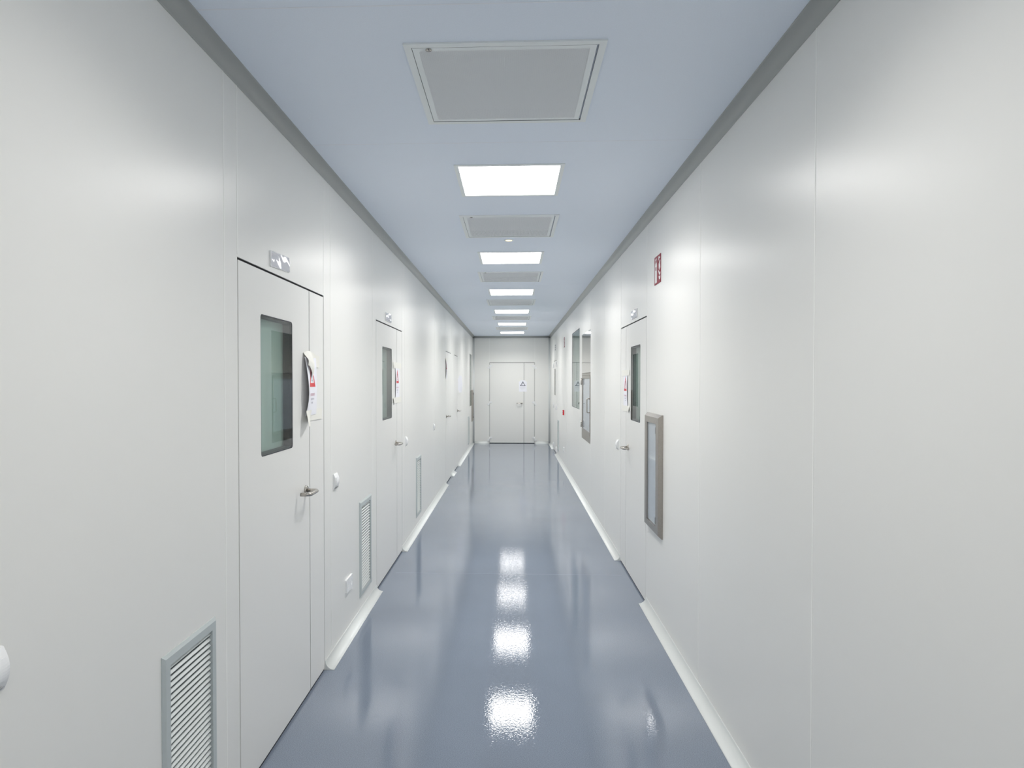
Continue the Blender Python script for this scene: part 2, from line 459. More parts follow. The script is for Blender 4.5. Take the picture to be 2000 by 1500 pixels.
# ------------------------------------------------------------------ rooms beyond the panels (seen through the panes)
for side, nm in ((LEFT, 'left'), (RIGHT, 'right')):
    s = -1 if side == LEFT else 1
    xi = (XL if s < 0 else XR) + s*WT
    xo = xi + s*ROOM
    y0, y1 = YB - .1, YE + .4
    a, b = min(xi, xo), max(xi, xo)
    mb = MB(); mb.box(min(xo, xo + s*.1), max(xo, xo + s*.1), y0, y1, -.1, ZC)
    for yy in (-3.7, 1.0, 4.1, 7.75, 9.45, 13.0, 17.3): mb.box(a, b, yy, yy + .1, -.1, ZC)
    tag(mb.build('wall_%s_rooms' % nm, M['room']), 'plain grey walls of the rooms beyond the %s panel wall' % nm, 'wall', kind='structure')
    mb = MB(); mb.box(a, b, y0, y1, -.1, -.002)
    tag(mb.build('floor_%s_rooms' % nm, M['room_floor']), 'grey floor of the rooms beyond the %s panel wall' % nm, 'floor', kind='structure')
    mb = MB(); mb.box(a, b, y0, y1, ZC - .05, ZC)
    tag(mb.build('ceiling_%s_rooms' % nm, M['room']), 'grey ceiling of the rooms beyond the %s panel wall' % nm, 'ceiling', kind='structure')
    for yy in (2.6, 5.9, 8.6, 11.2, 15.1):  # lamps added to brighten the rooms behind the panes
        mb = MB(); mb.box(-.3, .3, -.3, .3, -.012, 0)
        o = mb.build('ceiling_light', M['added_room_lamp']); o.location = (xi + s*1.7, yy, ZC - .05)
        tag(o, 'square light added to brighten a room beyond the %s panel wall' % nm, 'light', 'lights added in the side rooms')

# ------------------------------------------------------------------ doors
def lever_handle(parent, x, z, direction, name='door_handle'):
    """round rose, neck and return lever; direction = +1 lever runs to local +X"""
    d = direction
    mb = MB()
    mb.lathe([(.0255, 0), (.0255, -.006), (.0235, -.0085), (.0095, -.0085)], 'y', 24, (x, 0, z))
    r = .0095; L = .128; out = .062; c = .02
    path = [(x, -.004, z), (x, -out + c, z)]
    for k in range(1, 7):
        a = PI/2*k/6; path.append((x + d*c*(1 - math.cos(a)), -out + c - c*math.sin(a), z))
    path.append((x + d*(L - c), -out, z))
    for k in range(1, 7):
        a = PI/2*k/6; path.append((x + d*(L - c + c*math.sin(a)), -out + c*(1 - math.cos(a)), z))
    path.append((x + d*L, -.016, z))
    mb.tube(path, r, 16)
    # key cylinder rose under the lever
    o = mb.build(name, M['satin'], parent)
    return o

def hinge_mesh(parent, x, z, d):
    """two-wing door hinge; d=+1 leaf to the right of the gap"""
    mb = MB()
    mb.bevel_box(min(x, x + d*.062), max(x, x + d*.062), -.016, .002, z + .004, z + .050, .003)
    mb.bevel_box(min(x - d*.052, x + d*.01), max(x - d*.052, x + d*.01), -.016, .002, z - .052, z - .004, .003)
    mb.tube([(x, -.012, z - .055), (x, -.012, z + .053)], .0105, 14)
    return mb.build('hinge', M['white_plastic'], parent)

def make_door(name, side, a, b, label, split=None, window=None, handle=None, hinges=False, H=DH, zhandle=1.066):
    """a..b along the wall in world units. split: where the narrow leaf starts. window (a,b). handle (pos, dirn) in world units"""
    s = {LEFT: 1, RIGHT: -1, END: 1}[side]
    c = (a + b)/2
    root = empty(name, on(side, c), side, label, 'door', kind='structure')
    L = lambda t: s*(t - c)
    x0, x1 = sorted((L(a), L(b)))
    g, gt, gb = .0078, .0098, .015
    # dark rubber seal set back in the joint all round
    mb = MB()
    mb.plate(rect(x0 + .0004, x1 - .0004, .0005, H - .0004), [rect(x0 + g, x1 - g, gb, H - gt)], .0055, .048)
    if split is not None:
        xs = L(split); mb.box(xs - .0042, xs + .0042, .0030, .046, gb, H - gt)
    mb.build('gasket', M['rubber'], root)
    mb = MB(); mb.plate(rect(x0 + .0004, x1 - .0004, .0005, H - .0004), [rect(x0 + .035, x1 - .035, .003, H - .035)], .0515, WT)
    mb.build('door_frame', M['wall'], root)
    # leaves
    spans = [(x0 + g, x1 - g)]
    if split is not None:
        xs = L(split); spans = [(x0 + g, xs - .0042), (xs + .0042, x1 - g)]
    hx = L(handle[0]) if handle else 0
    for (u0, u1) in spans:
        main = (u0 <= hx <= u1) if handle else (u1 - u0) > .5
        holes = []
        if main and window:
            w0, w1 = sorted((L(window[0]), L(window[1]))); wz0, wz1 = window[2], window[3]
            holes = [rrect(w0, w1, wz0, wz1, .016)]
        mb = MB(); mb.plate(rect(u0, u1, gb, H - gt), holes, 0, .050)
        leaf = mb.build('main_leaf' if main else 'side_leaf', M['door'], root)
        if main and window:
            mb = MB(); mb.plate(rrect(w0 + .0003, w1 - .0003, wz0 + .0003, wz1 - .0003, .016), [rrect(w0 + .004, w1 - .004, wz0 + .004, wz1 - .004, .013)], .0005, .0098)
            mb.plate(rrect(w0 + .0003, w1 - .0003, wz0 + .0003, wz1 - .0003, .016), [rrect(w0 + .010, w1 - .010, wz0 + .010, wz1 - .010, .010)], .0100, .0495)
            mb.build('window_seal', M['spacer'], leaf)
            mb = MB(); mb.plate(rrect(w0 + .004, w1 - .004, wz0 + .004, wz1 - .004, .013), [], .0012, .0070)
            mb.build('window_pane', M['glass'], leaf)
            mb = MB(); mb.plate(rrect(w0 + .010, w1 - .010, wz0 + .010, wz1 - .010, .010), [], .0425, .0480)
            mb.build('inner_pane', M['glass_back'], leaf)
        if main and handle: lever_handle(leaf, hx, zhandle, s*handle[1])
        if hinges:
            edge = u0 if abs(u0 - (x0 + g)) < 1e-4 else u1
            d = 1 if edge == u0 else -1
            sides = [(u0, 1)] if abs(u0 - (x0 + g)) < 1e-4 else []
            if abs(u1 - (x1 - g)) < 1e-4: sides.append((u1, -1))
            for (e, d) in sides:
                for z in (1.995, 1.046, .118): hinge_mesh(leaf, e - d*.003, z, d)
    return root

WZ = (1.302, 1.902)
make_door('door_1', LEFT, *doors_left[0], 'nearest left double-leaf door with a tall glass pane and a torn notice', split=3.352, window=(2.699, 3.094, *WZ), handle=(3.285, -1))
make_door('door_2', LEFT, *doors_left[1], 'left double-leaf door between the two near louvred grilles', split=5.900, window=(5.247, 5.658, *WZ), handle=(5.838, -1))
make_door('door_3', LEFT, *doors_left[2], 'narrow left door with lever and curled red notice at its near edge', handle=(10.285, 1))
make_door('door_4', LEFT, *doors_left[3], 'narrow left door with a loose white sheet at its far edge', handle=(12.325, -1))
make_door('door_5', RIGHT, *doors_right[0], 'right double-leaf door beside the framed steel pass box', split=5.657, window=(5.028, 5.431, *WZ), handle=(5.545, -1))
make_door('door_6', RIGHT, *doors_right[1], 'far right door with white hinges next to the end wall', window=(14.990, 15.395, *WZ), handle=None, hinges=True)
make_door('door_7', END, *DE, 'double-leaf door with six white hinges closing the corridor end', split=.280, handle=(.222, -1), hinges=True, H=2.107, zhandle=1.050)

# ------------------------------------------------------------------ fixed windows
def window(name, side, w, label, fr):
    a, b, z0, z1 = w; s = 1 if side == LEFT else -1; c = (a + b)/2
    root = empty(name, on(side, c, z0), side, label, 'window', kind='structure')
    hw, h = (b - a)/2, z1 - z0
    mb = MB(); mb.plate(rect(-hw + .0005, hw - .0005, .0005, h - .0005), [rect(-hw + .006, hw - .006, .006, h - .006)], .0005, .012)
    mb.build('gasket', M['spacer'], root)
    mb = MB(); mb.plate(rect(-hw + .0005, hw - .0005, .0005, h - .0005), [rect(-hw + .007, hw - .007, .007, h - .007)], .0122, WT - .001)
    mb.build('window_frame', M['corner'], root)
    mb = MB(); mb.box(-hw + .006, hw - .006, .0015, .0075, .006, h - .006); mb.build('window_pane', M['glass'], root)
    mb = MB(); mb.box(-hw + .007, hw - .007, .020, .026, .007, h - .007); mb.build('inner_pane', M['glass_back'], root)
    return root
window('window_1', RIGHT, WIN_R, 'tall flush glass pane on the right beyond the steel hatch', 'spacer')
window('window_2', LEFT, WIN_L, 'tall flush glass pane on the left beside the end wall', 'spacer')

# ------------------------------------------------------------------ stainless pass box frames
def pass_box(w, side, label):
    a, b, z0, z1 = w; c = (a + b)/2; hw, h = (b - a)/2, z1 - z0
    root = empty('pass_box', on(side, c, z0), side, label, 'pass box', 'framed pass boxes')
    bd = .062; P = .030
    ox0, ox1, oz0, oz1 = -hw, hw, 0, h
    ix0, ix1, iz0, iz1 = -hw + bd + .028, hw - bd - .028, bd, h - bd
    ch = .020
    # frame ring: sloped outer edge, flat face, return to the glass
    def ring(o, i, yo, yi): return o, i
    R0 = [(ox0, 0, oz0), (ox1, 0, oz0), (ox1, 0, oz1), (ox0, 0, oz1)]
    R0b = [(ox0, -.008, oz0), (ox1, -.008, oz0), (ox1, -.008, oz1), (ox0, -.008, oz1)]
    R1 = [(ox0 + ch, -P, oz0 + ch), (ox1 - ch, -P, oz0 + ch), (ox1 - ch, -P, oz1 - ch), (ox0 + ch, -P, oz1 - ch)]
    R2 = [(ix0, -P, iz0), (ix1, -P, iz0), (ix1, -P, iz1), (ix0, -P, iz1)]
    R3 = [(ix0, .02, iz0), (ix1, .02, iz0), (ix1, .02, iz1), (ix0, .02, iz1)]
    R4 = [(ox0 + .03, .02, oz0 + .03), (ox1 - .03, .02, oz0 + .03), (ox1 - .03, .02, oz1 - .03), (ox0 + .03, .02, oz1 - .03)]
    R5 = [(ox0 + .03, 0, oz0 + .03), (ox1 - .03, 0, oz0 + .03), (ox1 - .03, 0, oz1 - .03), (ox0 + .03, 0, oz1 - .03)]
    rings = [R0, R0b, R1, R2, R3, R4, R5]
    v = [p for r in rings for p in r]; f = []
    for k in range(len(rings)):
        l = (k+1) % len(rings)
        for i in range(4):
            j = (i+1) % 4; f.append((k*4+i, k*4+j, l*4+j, l*4+i))
    mb = MB(); mb.add(v, f); mb.build('frame', M['steel'], root)
    mb = MB(); mb.box(ix0 + .003, ix1 - .003, -.021, -.013, iz0 + .003, iz1 - .003); mb.build('glass_door', M['glass_frost'], root)
    for z in (iz0 + .035, iz1 - .045):
        mb = MB(); mb.bevel_box(ix1 - .030, ix1 - .004, -.027, -.021, z - .022, z + .022, .002); mb.build('hinge', M['rubber'], root)
    D = .55        # chamber
    mb = MB()
    x0, x1, za, zb = ox0 + .032, ox1 - .032, oz0 + .032, oz1 - .032
    t = .004
    mb.box(x0, x1, .021, D, za, za + t); mb.box(x0, x1, .021, D, zb - t, zb)
    mb.box(x0, x0 + t, .021, D, za + t, zb - t); mb.box(x1 - t, x1, .021, D, za + t, zb - t); mb.box(x0, x1, D, D + t, za, zb)
    mb.build('chamber', M['alu'], root)
    return root
pass_box(PASS_R, RIGHT, 'low stainless steel pass box with narrow glass beside the near right door')
pass_box(PASS_L, LEFT, 'stainless steel pass box in the far left corner by the end wall')

# ------------------------------------------------------------------ big stainless hatch on the right
a, b, z0, z1 = HATCH; c = (a + b)/2; hw, h = (b - a)/2, z1 - z0
hr = empty('steel_hatch', on(RIGHT, c, z0), RIGHT, 'tall stainless transfer hatch with glass door and bar handle on the right wall', 'hatch')
zd0, zd1 = .095, 1.732 - z0 - .03
mb = MB(); mb.plate(rect(-hw + .001, hw - .001, 1.732 - z0, h - .001), [], .001, .03); mb.build('upper_panel', M['mirror_steel'], hr)
mb = MB(); mb.plate(rect(-hw + .001, hw - .001, .001, 1.732 - z0 - .005), [rect(-hw + .05, hw - .035, zd0, zd1)], .001, .05); mb.build('frame', M['steel'], hr)
mb = MB(); mb.plate(rect(-hw + .053, hw - .038, zd0 + .003, zd1 - .003), [rect(-hw + .098, hw - .072, zd0 + .045, zd1 - .045)], -.004, .03)
dr = mb.build('door', M['steel'], hr)
mb = MB(); mb.box(-hw + .098, hw - .072, .004, .012, zd0 + .045, zd1 - .045); mb.build('door_glass', M['glass_frost'], dr)
hx = hw - .055
mb = MB()
hz0, hz1, cc = 1.225 - z0, 1.400 - z0, .012
path = [(hx, -.004, hz0)] + [(hx, -.038 + cc - cc*math.sin(PI/2*k/5), hz0 + cc*(1 - math.cos(PI/2*k/5))) for k in range(6)]
path += [(hx, -.038 + cc*(1 - math.cos(PI/2*k/5)), hz1 - cc + cc*math.sin(PI/2*k/5)) for k in range(6)] + [(hx, -.004, hz1)]
mb.tube(path, .0062, 12); mb.build('bar_handle', M['satin'], dr)
for z in (1.026 - z0, 1.618 - z0):
    mb = MB(); mb.bevel_box(-hw + .030, -hw + .085, -.016, -.004, z - .04, z + .04, .003)
    mb.tube([(-hw + .052, -.014, z - .045), (-hw + .052, -.014, z + .045)], .008, 12); mb.build('hinge', M['satin'], hr)
mb = MB(); t = .004; D = .6
x0, x1, za, zb = -hw + .03, hw - .03, .03, h - .03
mb.box(x0, x1, .051, D, za, za + t); mb.box(x0, x1, .051, D, zb - t, zb); mb.box(x0, x0 + t, .051, D, za + t, zb - t)
mb.box(x1 - t, x1, .051, D, za + t, zb - t); mb.box(x0, x1, D, D + t, za, zb)
mb.build('chamber', M['alu'], hr)

# ------------------------------------------------------------------ louvred wall grilles
def make_grille():
    W, Hh = .352, .660; bd = .036
    root = empty('wall_grille', (0, 0, 0), 0, '', 'grille', 'louvred grilles low on the walls')
    mb = MB()
    o = rect(-W/2, W/2, 0, Hh); i = rect(-W/2 + bd, W/2 - bd, bd, Hh - bd)
    P = .010
    rr = [[(x, .0, z) for x, z in o], [(x, -.003, z) for x, z in o],
          [(x, -P, z) for x, z in rect(-W/2 + .010, W/2 - .010, .010, Hh - .010)],
          [(x, -P, z) for x, z in i], [(x, .040, z) for x, z in i],
          [(x, .040, z) for x, z in rect(-W/2 + bd - .004, W/2 - bd + .004, bd - .004, Hh - bd + .004)],
          [(x, .0, z) for x, z in rect(-W/2 + bd - .004, W/2 - bd + .004, bd - .004, Hh - bd + .004)]]
    v = [p for r in rr for p in r]; f = []
    for k in range(7):
        l = (k+1) % 7
        for q in range(4):
            j = (q+1) % 4; f.append((k*4+q, k*4+j, l*4+j, l*4+q))
    mb.add(v, f); mb.build('frame', M['alu'], root)
    mb = MB(); n = 30; pitch = (Hh - 2*bd)/n
    for k in range(n):
        z = bd + (k + .5)*pitch
        # sloping blade: low edge in front
        prof = [(-.0040, z - .0036), (.0032, z + .0036), (.0043, z + .0028), (-.0028, z - .0046), (-.0040, z - .0046)]
        mb.prism(prof, -W/2 + bd + .001, W/2 - bd - .001, 'x')
    mb.build('louvre', M['slat'], root)
    mb = MB(); mb.box(-W/2 + bd + .001, W/2 - bd - .001, .036, .039, bd + .001, Hh - bd - .001); mb.build('backing', M['duct'], root)
    return root
gr = make_grille()
GL = [('L', 0, 'nearest louvred grille low on the left wall before the first door'),
      ('L', 1, 'louvred grille on the left between the first door and the second'),
      ('L', 2, 'louvred grille on the left beyond the second door'),
      ('L', 3, 'louvred grille at the far left near the end wall'),
      ('R', 0, 'louvred grille low on the far right wall before the hinged door')]
for k, (sd, i, lab) in enumerate(GL):
    a, b = G[sd][i]; side = LEFT if sd == 'L' else RIGHT
    o = gr if k == 0 else copy_tree(gr)
    o.location = on(side, (a + b)/2, .130); o.rotation_euler = (0, 0, side); o['label'] = lab

# ------------------------------------------------------------------ switches and sockets
def make_switch():
    root = empty('light_switch', (0, 0, 0), 0, '', 'switch', 'bulging white wall switches')
    w, h, d = .080, .090, .024
    mb = MB(); prof = [(0, -h/2), (0, h/2)]
    n = 14
    arc = [(-d*math.sin(PI*(.14 + .72*k/n))*1.0 + .006, h/2 - h*k/n) for k in range(n+1)]
    mb.prism([(0, -h/2)] + list(reversed(arc)) + [(0, h/2)], -w/2, w/2, 'x', 0, False)
    mb.build('body', M['white_plastic'], root)
    mb = MB()
    arc2 = [(-d*math.sin(PI*(.14 + .72*k/n)) + .0055, h/2 - h*k/n) for k in range(3, n-3)]
    mb.prism(arc2 + [(x - .0025, z) for x, z in reversed(arc2)], -w/2 + .010, w/2 - .010, 'x', 0, False)
    mb.build('rocker', M['white_plastic'], root)
    mb = MB()
    for k in range(4):
        mb.box(-w/2 + .014, w/2 - .014, -.0165 + .003*k, -.012 + .003*k, -h/2 + .0115 - .003*k, -h/2 + .0130 - .003*k)
    mb.build('grip_ribs', M['grey_plastic'], root)
    return root
sw = make_switch()
SW = [(LEFT, 1.262, 1.030, 'white wall switch at the extreme left before the nearest grille'),
      (LEFT, 3.828, 1.030, 'white wall switch just beyond the nearest left door'),
      (LEFT, 6.385, 1.030, 'white wall switch just beyond the second left door'),
      (LEFT, 8.640, 1.014, 'white wall switch alone on the left wall before the narrow doors'),
      (RIGHT, 6.070, 1.037, 'white wall switch beyond the lever of the near right door')]
for k, (sd, y, z, lab) in enumerate(SW):
    o = sw if k == 0 else copy_tree(sw)
    o.location = on(sd, y, z); o.rotation_euler = (0, 0, sd); o['label'] = lab

def make_socket():
    root = empty('power_socket', (0, 0, 0), 0, '', 'socket', 'white double sockets')
    w, h = .155, .086
    mb = MB(); mb.plate(rrect(-w/2, w/2, -h/2, h/2, .008), [[(cx + .0205*math.cos(t*PI/12), .0205*math.sin(t*PI/12)) for t in range(24)] for cx in (-.0365, .0365)], -.011, 0)
    mb.build('plate', M['white_plastic'], root)
    for cx in (-.0365, .0365):
        mb = MB(); mb.lathe([(.0205, -.0095), (.0195, -.0095), (.0195, -.001), (.0, -.001)], 'y', 24, (cx, 0, 0))
        for q in (-.0095, .0095): mb.lathe([(.0026, -.0018), (.0, -.0018)], 'y', 10, (cx + q, 0, 0), 1)
        for q in (-.0180, .0180): mb.box(cx - .003, cx + .003, -.0075, -.001, q - .0012, q + .0012, 1)
        mb.build('outlet', [M['white_plastic'], M['grey_plastic']], root)
    return root
so = make_socket()
so.location = on(LEFT, 4.137, .327); so.rotation_euler = (0, 0, LEFT); so['label'] = 'white double power socket low on the left wall before the second grille'
dup(so, on(RIGHT, 12.46, .322), RIGHT, 'white double power socket low on the far right wall under the red alarm button')

# ------------------------------------------------------------------ ceiling lights and vents
def make_light():
    root = empty('ceiling_light', (0, 0, 0), 0, '', 'light', 'square ceiling lights along the corridor')
    h = LS/2; i = .279
    mb = MB()
    mb.plate(rect(-h, h, -h, h), [rect(-i, i, -i, i)], -.004, .0)
    mb.plate(rect(-.289, .289, -.289, .289), [rect(-i, i, -i, i)], .0, .035)
    mb.v = [(x, z, y) for x, y, z in mb.v]
    mb.build('frame', M['vent'], root)
    mb = MB(); mb.box(-i, i, -i, i, .001, .010); mb.build('diffuser', M['lamp'], root)
    mb = MB(); mb.box(-i, i, -i, i, .0105, .034); mb.build('housing', M['vent'], root)
    ld = bpy.data.lights.new('led_array', 'AREA'); ld.shape = 'SQUARE'; ld.size = .54; ld.energy = LAMP_W; ld.color = (1, .985, .96); ld.spread = math.radians(143)
    lo = bpy.data.objects.new('led_array', ld); COL.objects.link(lo); lo.parent = root; lo.location = (0, 0, -.0045)
    return root
li = make_light()
LL = ['nearest square white light panel in the ceiling', 'second square light panel, just past the small warm spotlight', 'third square light panel in the ceiling row',
      'fourth square light panel in the ceiling row', 'fifth square light panel, second from the end wall', 'farthest square light panel right before the end wall']
for k, y in enumerate(LIGHT_Y):
    o = li if k == 0 else copy_tree(li)
    o.location = (LX, y, ZC); o['label'] = LL[k]
half = [c for c in li.children if c.type == 'LIGHT'][0].data.copy(); half.energy = LAMP_W*.57
for k, y in enumerate(LIGHT_Y_BEHIND):      # these panels run dimmed
    o = dup(li, (LX, y, ZC), 0, 'dimmed square light panel overhead or behind the viewer, outside the photo')
    for ch in o.children:
        if ch.type == 'LIGHT': ch.data = half
        elif ch.name.startswith('diffuser'): ch.data = ch.data.copy(); ch.data.materials[0] = M['lamp_dim']

def make_vent():
    root = empty('ceiling_vent', (0, 0, 0), 0, '', 'vent', 'perforated ceiling vents')
    h = VS/2; i = h - .026
    mb = MB()
    mb.plate(rect(-h, h, -h, h), [rect(-i, i, -i, i)], -.006, 0)
    mb.plate(rect(-i, i, -i, i), [rect(-i + .0004, i - .0004, -i + .0004, i - .0004)], -.0058, 0, 1)  # dark colour on the frame's inner edge deepens the slot's shade
    mb.plate(rect(-.324, .324, -.324, .324), [rect(-.322, .322, -.322, .322)], 0, .09, 1)
    mb.v = [(x, z, y) for x, y, z in mb.v]; mb.build('frame', [M['vent'], M['duct']], root)
    # perforated tray with a plain margin, hung slightly to one side so that a dark slot shows
    mb = MB(); e = -.0022; p = i - .0040
    q = p - .022
    mb.plate(rect(e - p, e + p, -p, p), [rect(e - q, e + q, -q, q)], -.005, -.003)
    mb.plate(rect(e - q, e + q, -q, q), [], -.005, -.0035, 1, 1)
    for s2 in (-1, 1):
        pass
    mb.v = [(x, z, y) for x, y, z in mb.v]; tray = mb.build('perforated_panel', [M['vent'], M['perf']], root)
    mb = MB(); mb.lathe([(.011, 0), (.011, -.0025), (0, -.003)], 'z', 14, (-p + .055, -p + .012, -.005)); mb.build('latch', M['satin'], tray)
    mb = MB(); mb.box(-.3215, .3215, -.3215, .3215, .045, .088); mb.build('filter', M['filter'], root)
    return root
ve = make_vent()
VL = ['nearest large perforated vent in the ceiling', 'perforated ceiling vent between the first and second light panels', 'perforated ceiling vent between the second and third light panels',
      'perforated ceiling vent between the third and fourth light panels', 'perforated ceiling vent between the fourth and fifth light panels', 'farthest perforated ceiling vent before the last light panel']
for k, y in enumerate(VENT_Y):
    o = ve if k == 0 else copy_tree(ve)
    o.location = (VX, y, ZC); o['label'] = VL[k]
    if k == 3: o.rotation_euler = (0, 0, PI)

mb = MB(); mb.lathe([(.040, 0), (.040, -.003), (.036, -.005), (.027, -.004), (.027, -.001), (.030, 0)], 'z', 28)
dl = empty('spotlight', (-.037, 5.487, ZC), 0, 'small round warm spotlight in the ceiling behind the second vent', 'light')
mb.build('bezel', M['vent'], dl)
mb = MB(); mb.lathe([(.0268, -.0038), (.018, -.0055), (0, -.0062)], 'z', 24); mb.build('lens', M['led'], dl)

# ------------------------------------------------------------------ acrylic sign holders over the doors
def make_holder():
    root = empty('sign_holder', (0, 0, 0), 0, '', 'sign holder', 'clear sign holders over doors')
    w, h = .232, .066
    def fn(u, v):
        x = (u - .5)*w; z = (v - .5)*h
        o = .0045 + .0022*math.sin(PI*u) + .0007*math.sin(7*u + 3*v) + .0003*math.sin(5*v + 19*u) + .0006*math.sin(PI*v)
        return x, o, z
    mb = MB(); mb.sheet(fn, 40, 14, .0016); mb.build('cover', M['acrylic'], root)
    mb = MB()
    for s2 in (-1, 1): mb.box(s2*w/2 - .004, s2*w/2 + .004, -.006, 0, -h/2, h/2)
    mb.box(-w/2, w/2, -.005, 0, -h/2 - .002, -h/2); mb.build('rail', M['white_plastic'], root)
    return root
ho = make_holder()
ho.location = on(LEFT, 2.926, 2.159); ho.rotation_euler = (0, math.radians(-2.5), LEFT); ho['label'] = 'clear acrylic sign holder above the nearest left door'
dup(ho, on(LEFT, 5.498, 2.157), LEFT, 'clear acrylic sign holder above the second left door')
dup(ho, on(RIGHT, 5.275, 2.155), RIGHT, 'clear acrylic sign holder above the near right door')

# ------------------------------------------------------------------ taped notices
def tri_strip(p, q, w0, w1): ...
def warped(mb, poly, fn, w, h, mi=0, sub=6, lift=.0006):
    """flat polygon (sheet coordinates, metres from centre) laid on the curved sheet"""
    n = len(poly); tris = tessellate_polygon([[Vector((x, z, 0)) for x, z in poly]])
    for t in tris:
        A, B, C = [poly[i] for i in t]
        idx = {}; v = []; f = []
        for i in range(sub+1):
            for j in range(sub+1-i):
                a, b = i/sub, j/sub; c = 1 - a - b
                x = A[0]*c + B[0]*a + C[0]*b; z = A[1]*c + B[1]*a + C[1]*b
                X, O, Z = fn(x/w + .5, z/h + .5)
                idx[i, j] = len(v); v.append((X, -O - .0004 - lift, Z))
        for i in range(sub):
            for j in range(sub-i):
                f.append((idx[i, j], idx[i+1, j], idx[i, j+1]))
                if i + j < sub-1: f.append((idx[i+1, j], idx[i+1, j+1], idx[i, j+1]))
        mb.add(v, f, mi)
def notice(side, y, z, label, curl, tri_mat, tapes, lines, base_thick=.020, w=.205, h=.297, cat='notice'):
    """curl(u,v) = distance of the sheet off the wall"""
    root = empty('warning_notice', on(side, y, z), side, label, cat, 'taped warning notices')
    fn = lambda u, v: ((u - .5)*w, curl(u, v), (v - .5)*h)
    mb = MB(); mb.sheet(fn, 20, 24, .0004); sheet = mb.build('sheet', M['paper'], root)
    if tri_mat:
        # warning triangle with an exclamation mark
        cz = .070; bw, th, lw = .145, .125, .014
        z0, z1 = cz - th/2 - .010, cz + th/2 - .010
        mb = MB()
        k = lw*1.25
        L, R, T = (-bw/2, z0), (bw/2, z0), (0, z1)
        warped(mb, [L, R, (R[0] - base_thick*.6, z0 + base_thick), (L[0] + base_thick*.6, z0 + base_thick)], fn, w, h)
        warped(mb, [L, (L[0] + k, z0), (0, z1 - lw*1.9), T], fn, w, h)
        warped(mb, [R, T, (0, z1 - lw*1.9), (R[0] - k, z0)], fn, w, h)
        mb.build('warning_triangle', tri_mat, sheet)
        mb = MB()
        warped(mb, [(-.006, z1 - .040), (-.0035, z0 + .043), (.0035, z0 + .043), (.006, z1 - .040)], fn, w, h)
        warped(mb, [(-.005, z0 + .028), (.005, z0 + .028), (.005, z0 + .037), (-.005, z0 + .037)], fn, w, h)
        mb.build('exclamation_mark', M['ink'], sheet)
    rnd = random.Random(int(y*100))
    for (lz, lw_, lh, lm) in lines:
        mb = MB(); x = -lw_/2
        while x < lw_/2 - .004:
            cw = rnd.uniform(.0045, .0075)
            g = rnd.choice((0, 0, 1, 2))
            warped(mb, [(x, lz), (x + .0016, lz), (x + .0016, lz + lh), (x, lz + lh)], fn, w, h, sub=1)
            if g != 1: warped(mb, [(x + .0016, lz + lh - .0016), (x + cw - .0016, lz + lh - .0016), (x + cw - .0016, lz + lh), (x + .0016, lz + lh)], fn, w, h, sub=1)
            if g != 2: warped(mb, [(x + cw - .0030, lz), (x + cw - .0014, lz), (x + cw - .0014, lz + lh - .0016), (x + cw - .0030, lz + lh - .0016)], fn, w, h, sub=1)
            x += cw
        mb.build('text_line', lm, sheet)
    for (fn2, nu, nv) in tapes:
        mb = MB(); mb.sheet(fn2, nu, nv, .0004); mb.build('tape', M['tape'], root)
    return root
def tape(x0, x1, z0, z1, out):
    return (lambda u, v: (x0 + (x1 - x0)*u, out(u, v), z0 + (z1 - z0)*v), 24, 8)
RED_LINES = [(-.049, .120, .013, M['mauve_ink']), (-.070, .088, .009, M['grey_ink']), (-.089, .048, .009, M['grey_ink'])]
NAVY_LINES = [(-.056, .155, .012, M['grey_ink']), (-.085, .090, .008, M['grey_ink'])]
sm = lambda t: max(0, min(1, t))**2*(3 - 2*max(0, min(1, t)))

# nearest left: crumpled, near edge standing off the door
def curl1(u, v):
    env = math.sin(PI*min(1, max(0, v*.9 + .05)))**.6
    return .0022 + (.008 + .022*(1 - u)**1.5)*env + .003*math.sin(6*v + 2*u)*(1 - u)
yc, zc1 = 3.345, 1.594
def t1top(u, v):
    return .0044 + .022*(1 - sm(u*1.5))*sm((1 - v)*1.6) + .019*math.exp(-((u - .30)/.15)**2)*math.sin(PI*min(1, (1 - v)*.85)) + .004*math.sin(9*u + 5*v)*(1 - u)*(1 - v)
def t1bot(u, v):
    return .0042 + .034*sm(1 - u*2.6)*(1 - .45*v) + .010*math.exp(-((u - .3)/.14)**2)*v + .002*math.sin(8*u)*(1 - u)
notice(LEFT, yc, zc1, 'torn red-triangle notice curling off the nearest left door under crumpled tape', curl1, M['red'],
       [(lambda u, v: (-.095 + .262*u, t1top(u, v), .110 - .070*math.exp(-((u - .30)/.17)**2)*(1 - v) + .062*v + .010*math.sin(5*u)), 40, 14),
        (lambda u, v: (-.118 + .330*u, t1bot(u, v), -.178 - .022*(1 - sm(u*2.4)) + (.058 + .020*(1 - sm(u*2.4)))*v), 30, 10)], RED_LINES)
# second left door
def curl2(u, v):
    return .0018 + .0055*(1 - sm(u*3.0))*math.sin(PI*v)**.9
notice(LEFT, 5.922, 1.606, 'red-triangle notice taped flat on the second left door beside its pane', curl2, M['red'],
       [tape(-.215, .190, .130, .184, lambda u, v: .0040 + .003*math.sin(7*u + 2)*(1 - v)*.5),
        tape(-.215, .190, -.180, -.130, lambda u, v: .0040 + .010*sm(1 - u*4)*(1 - v))], RED_LINES)
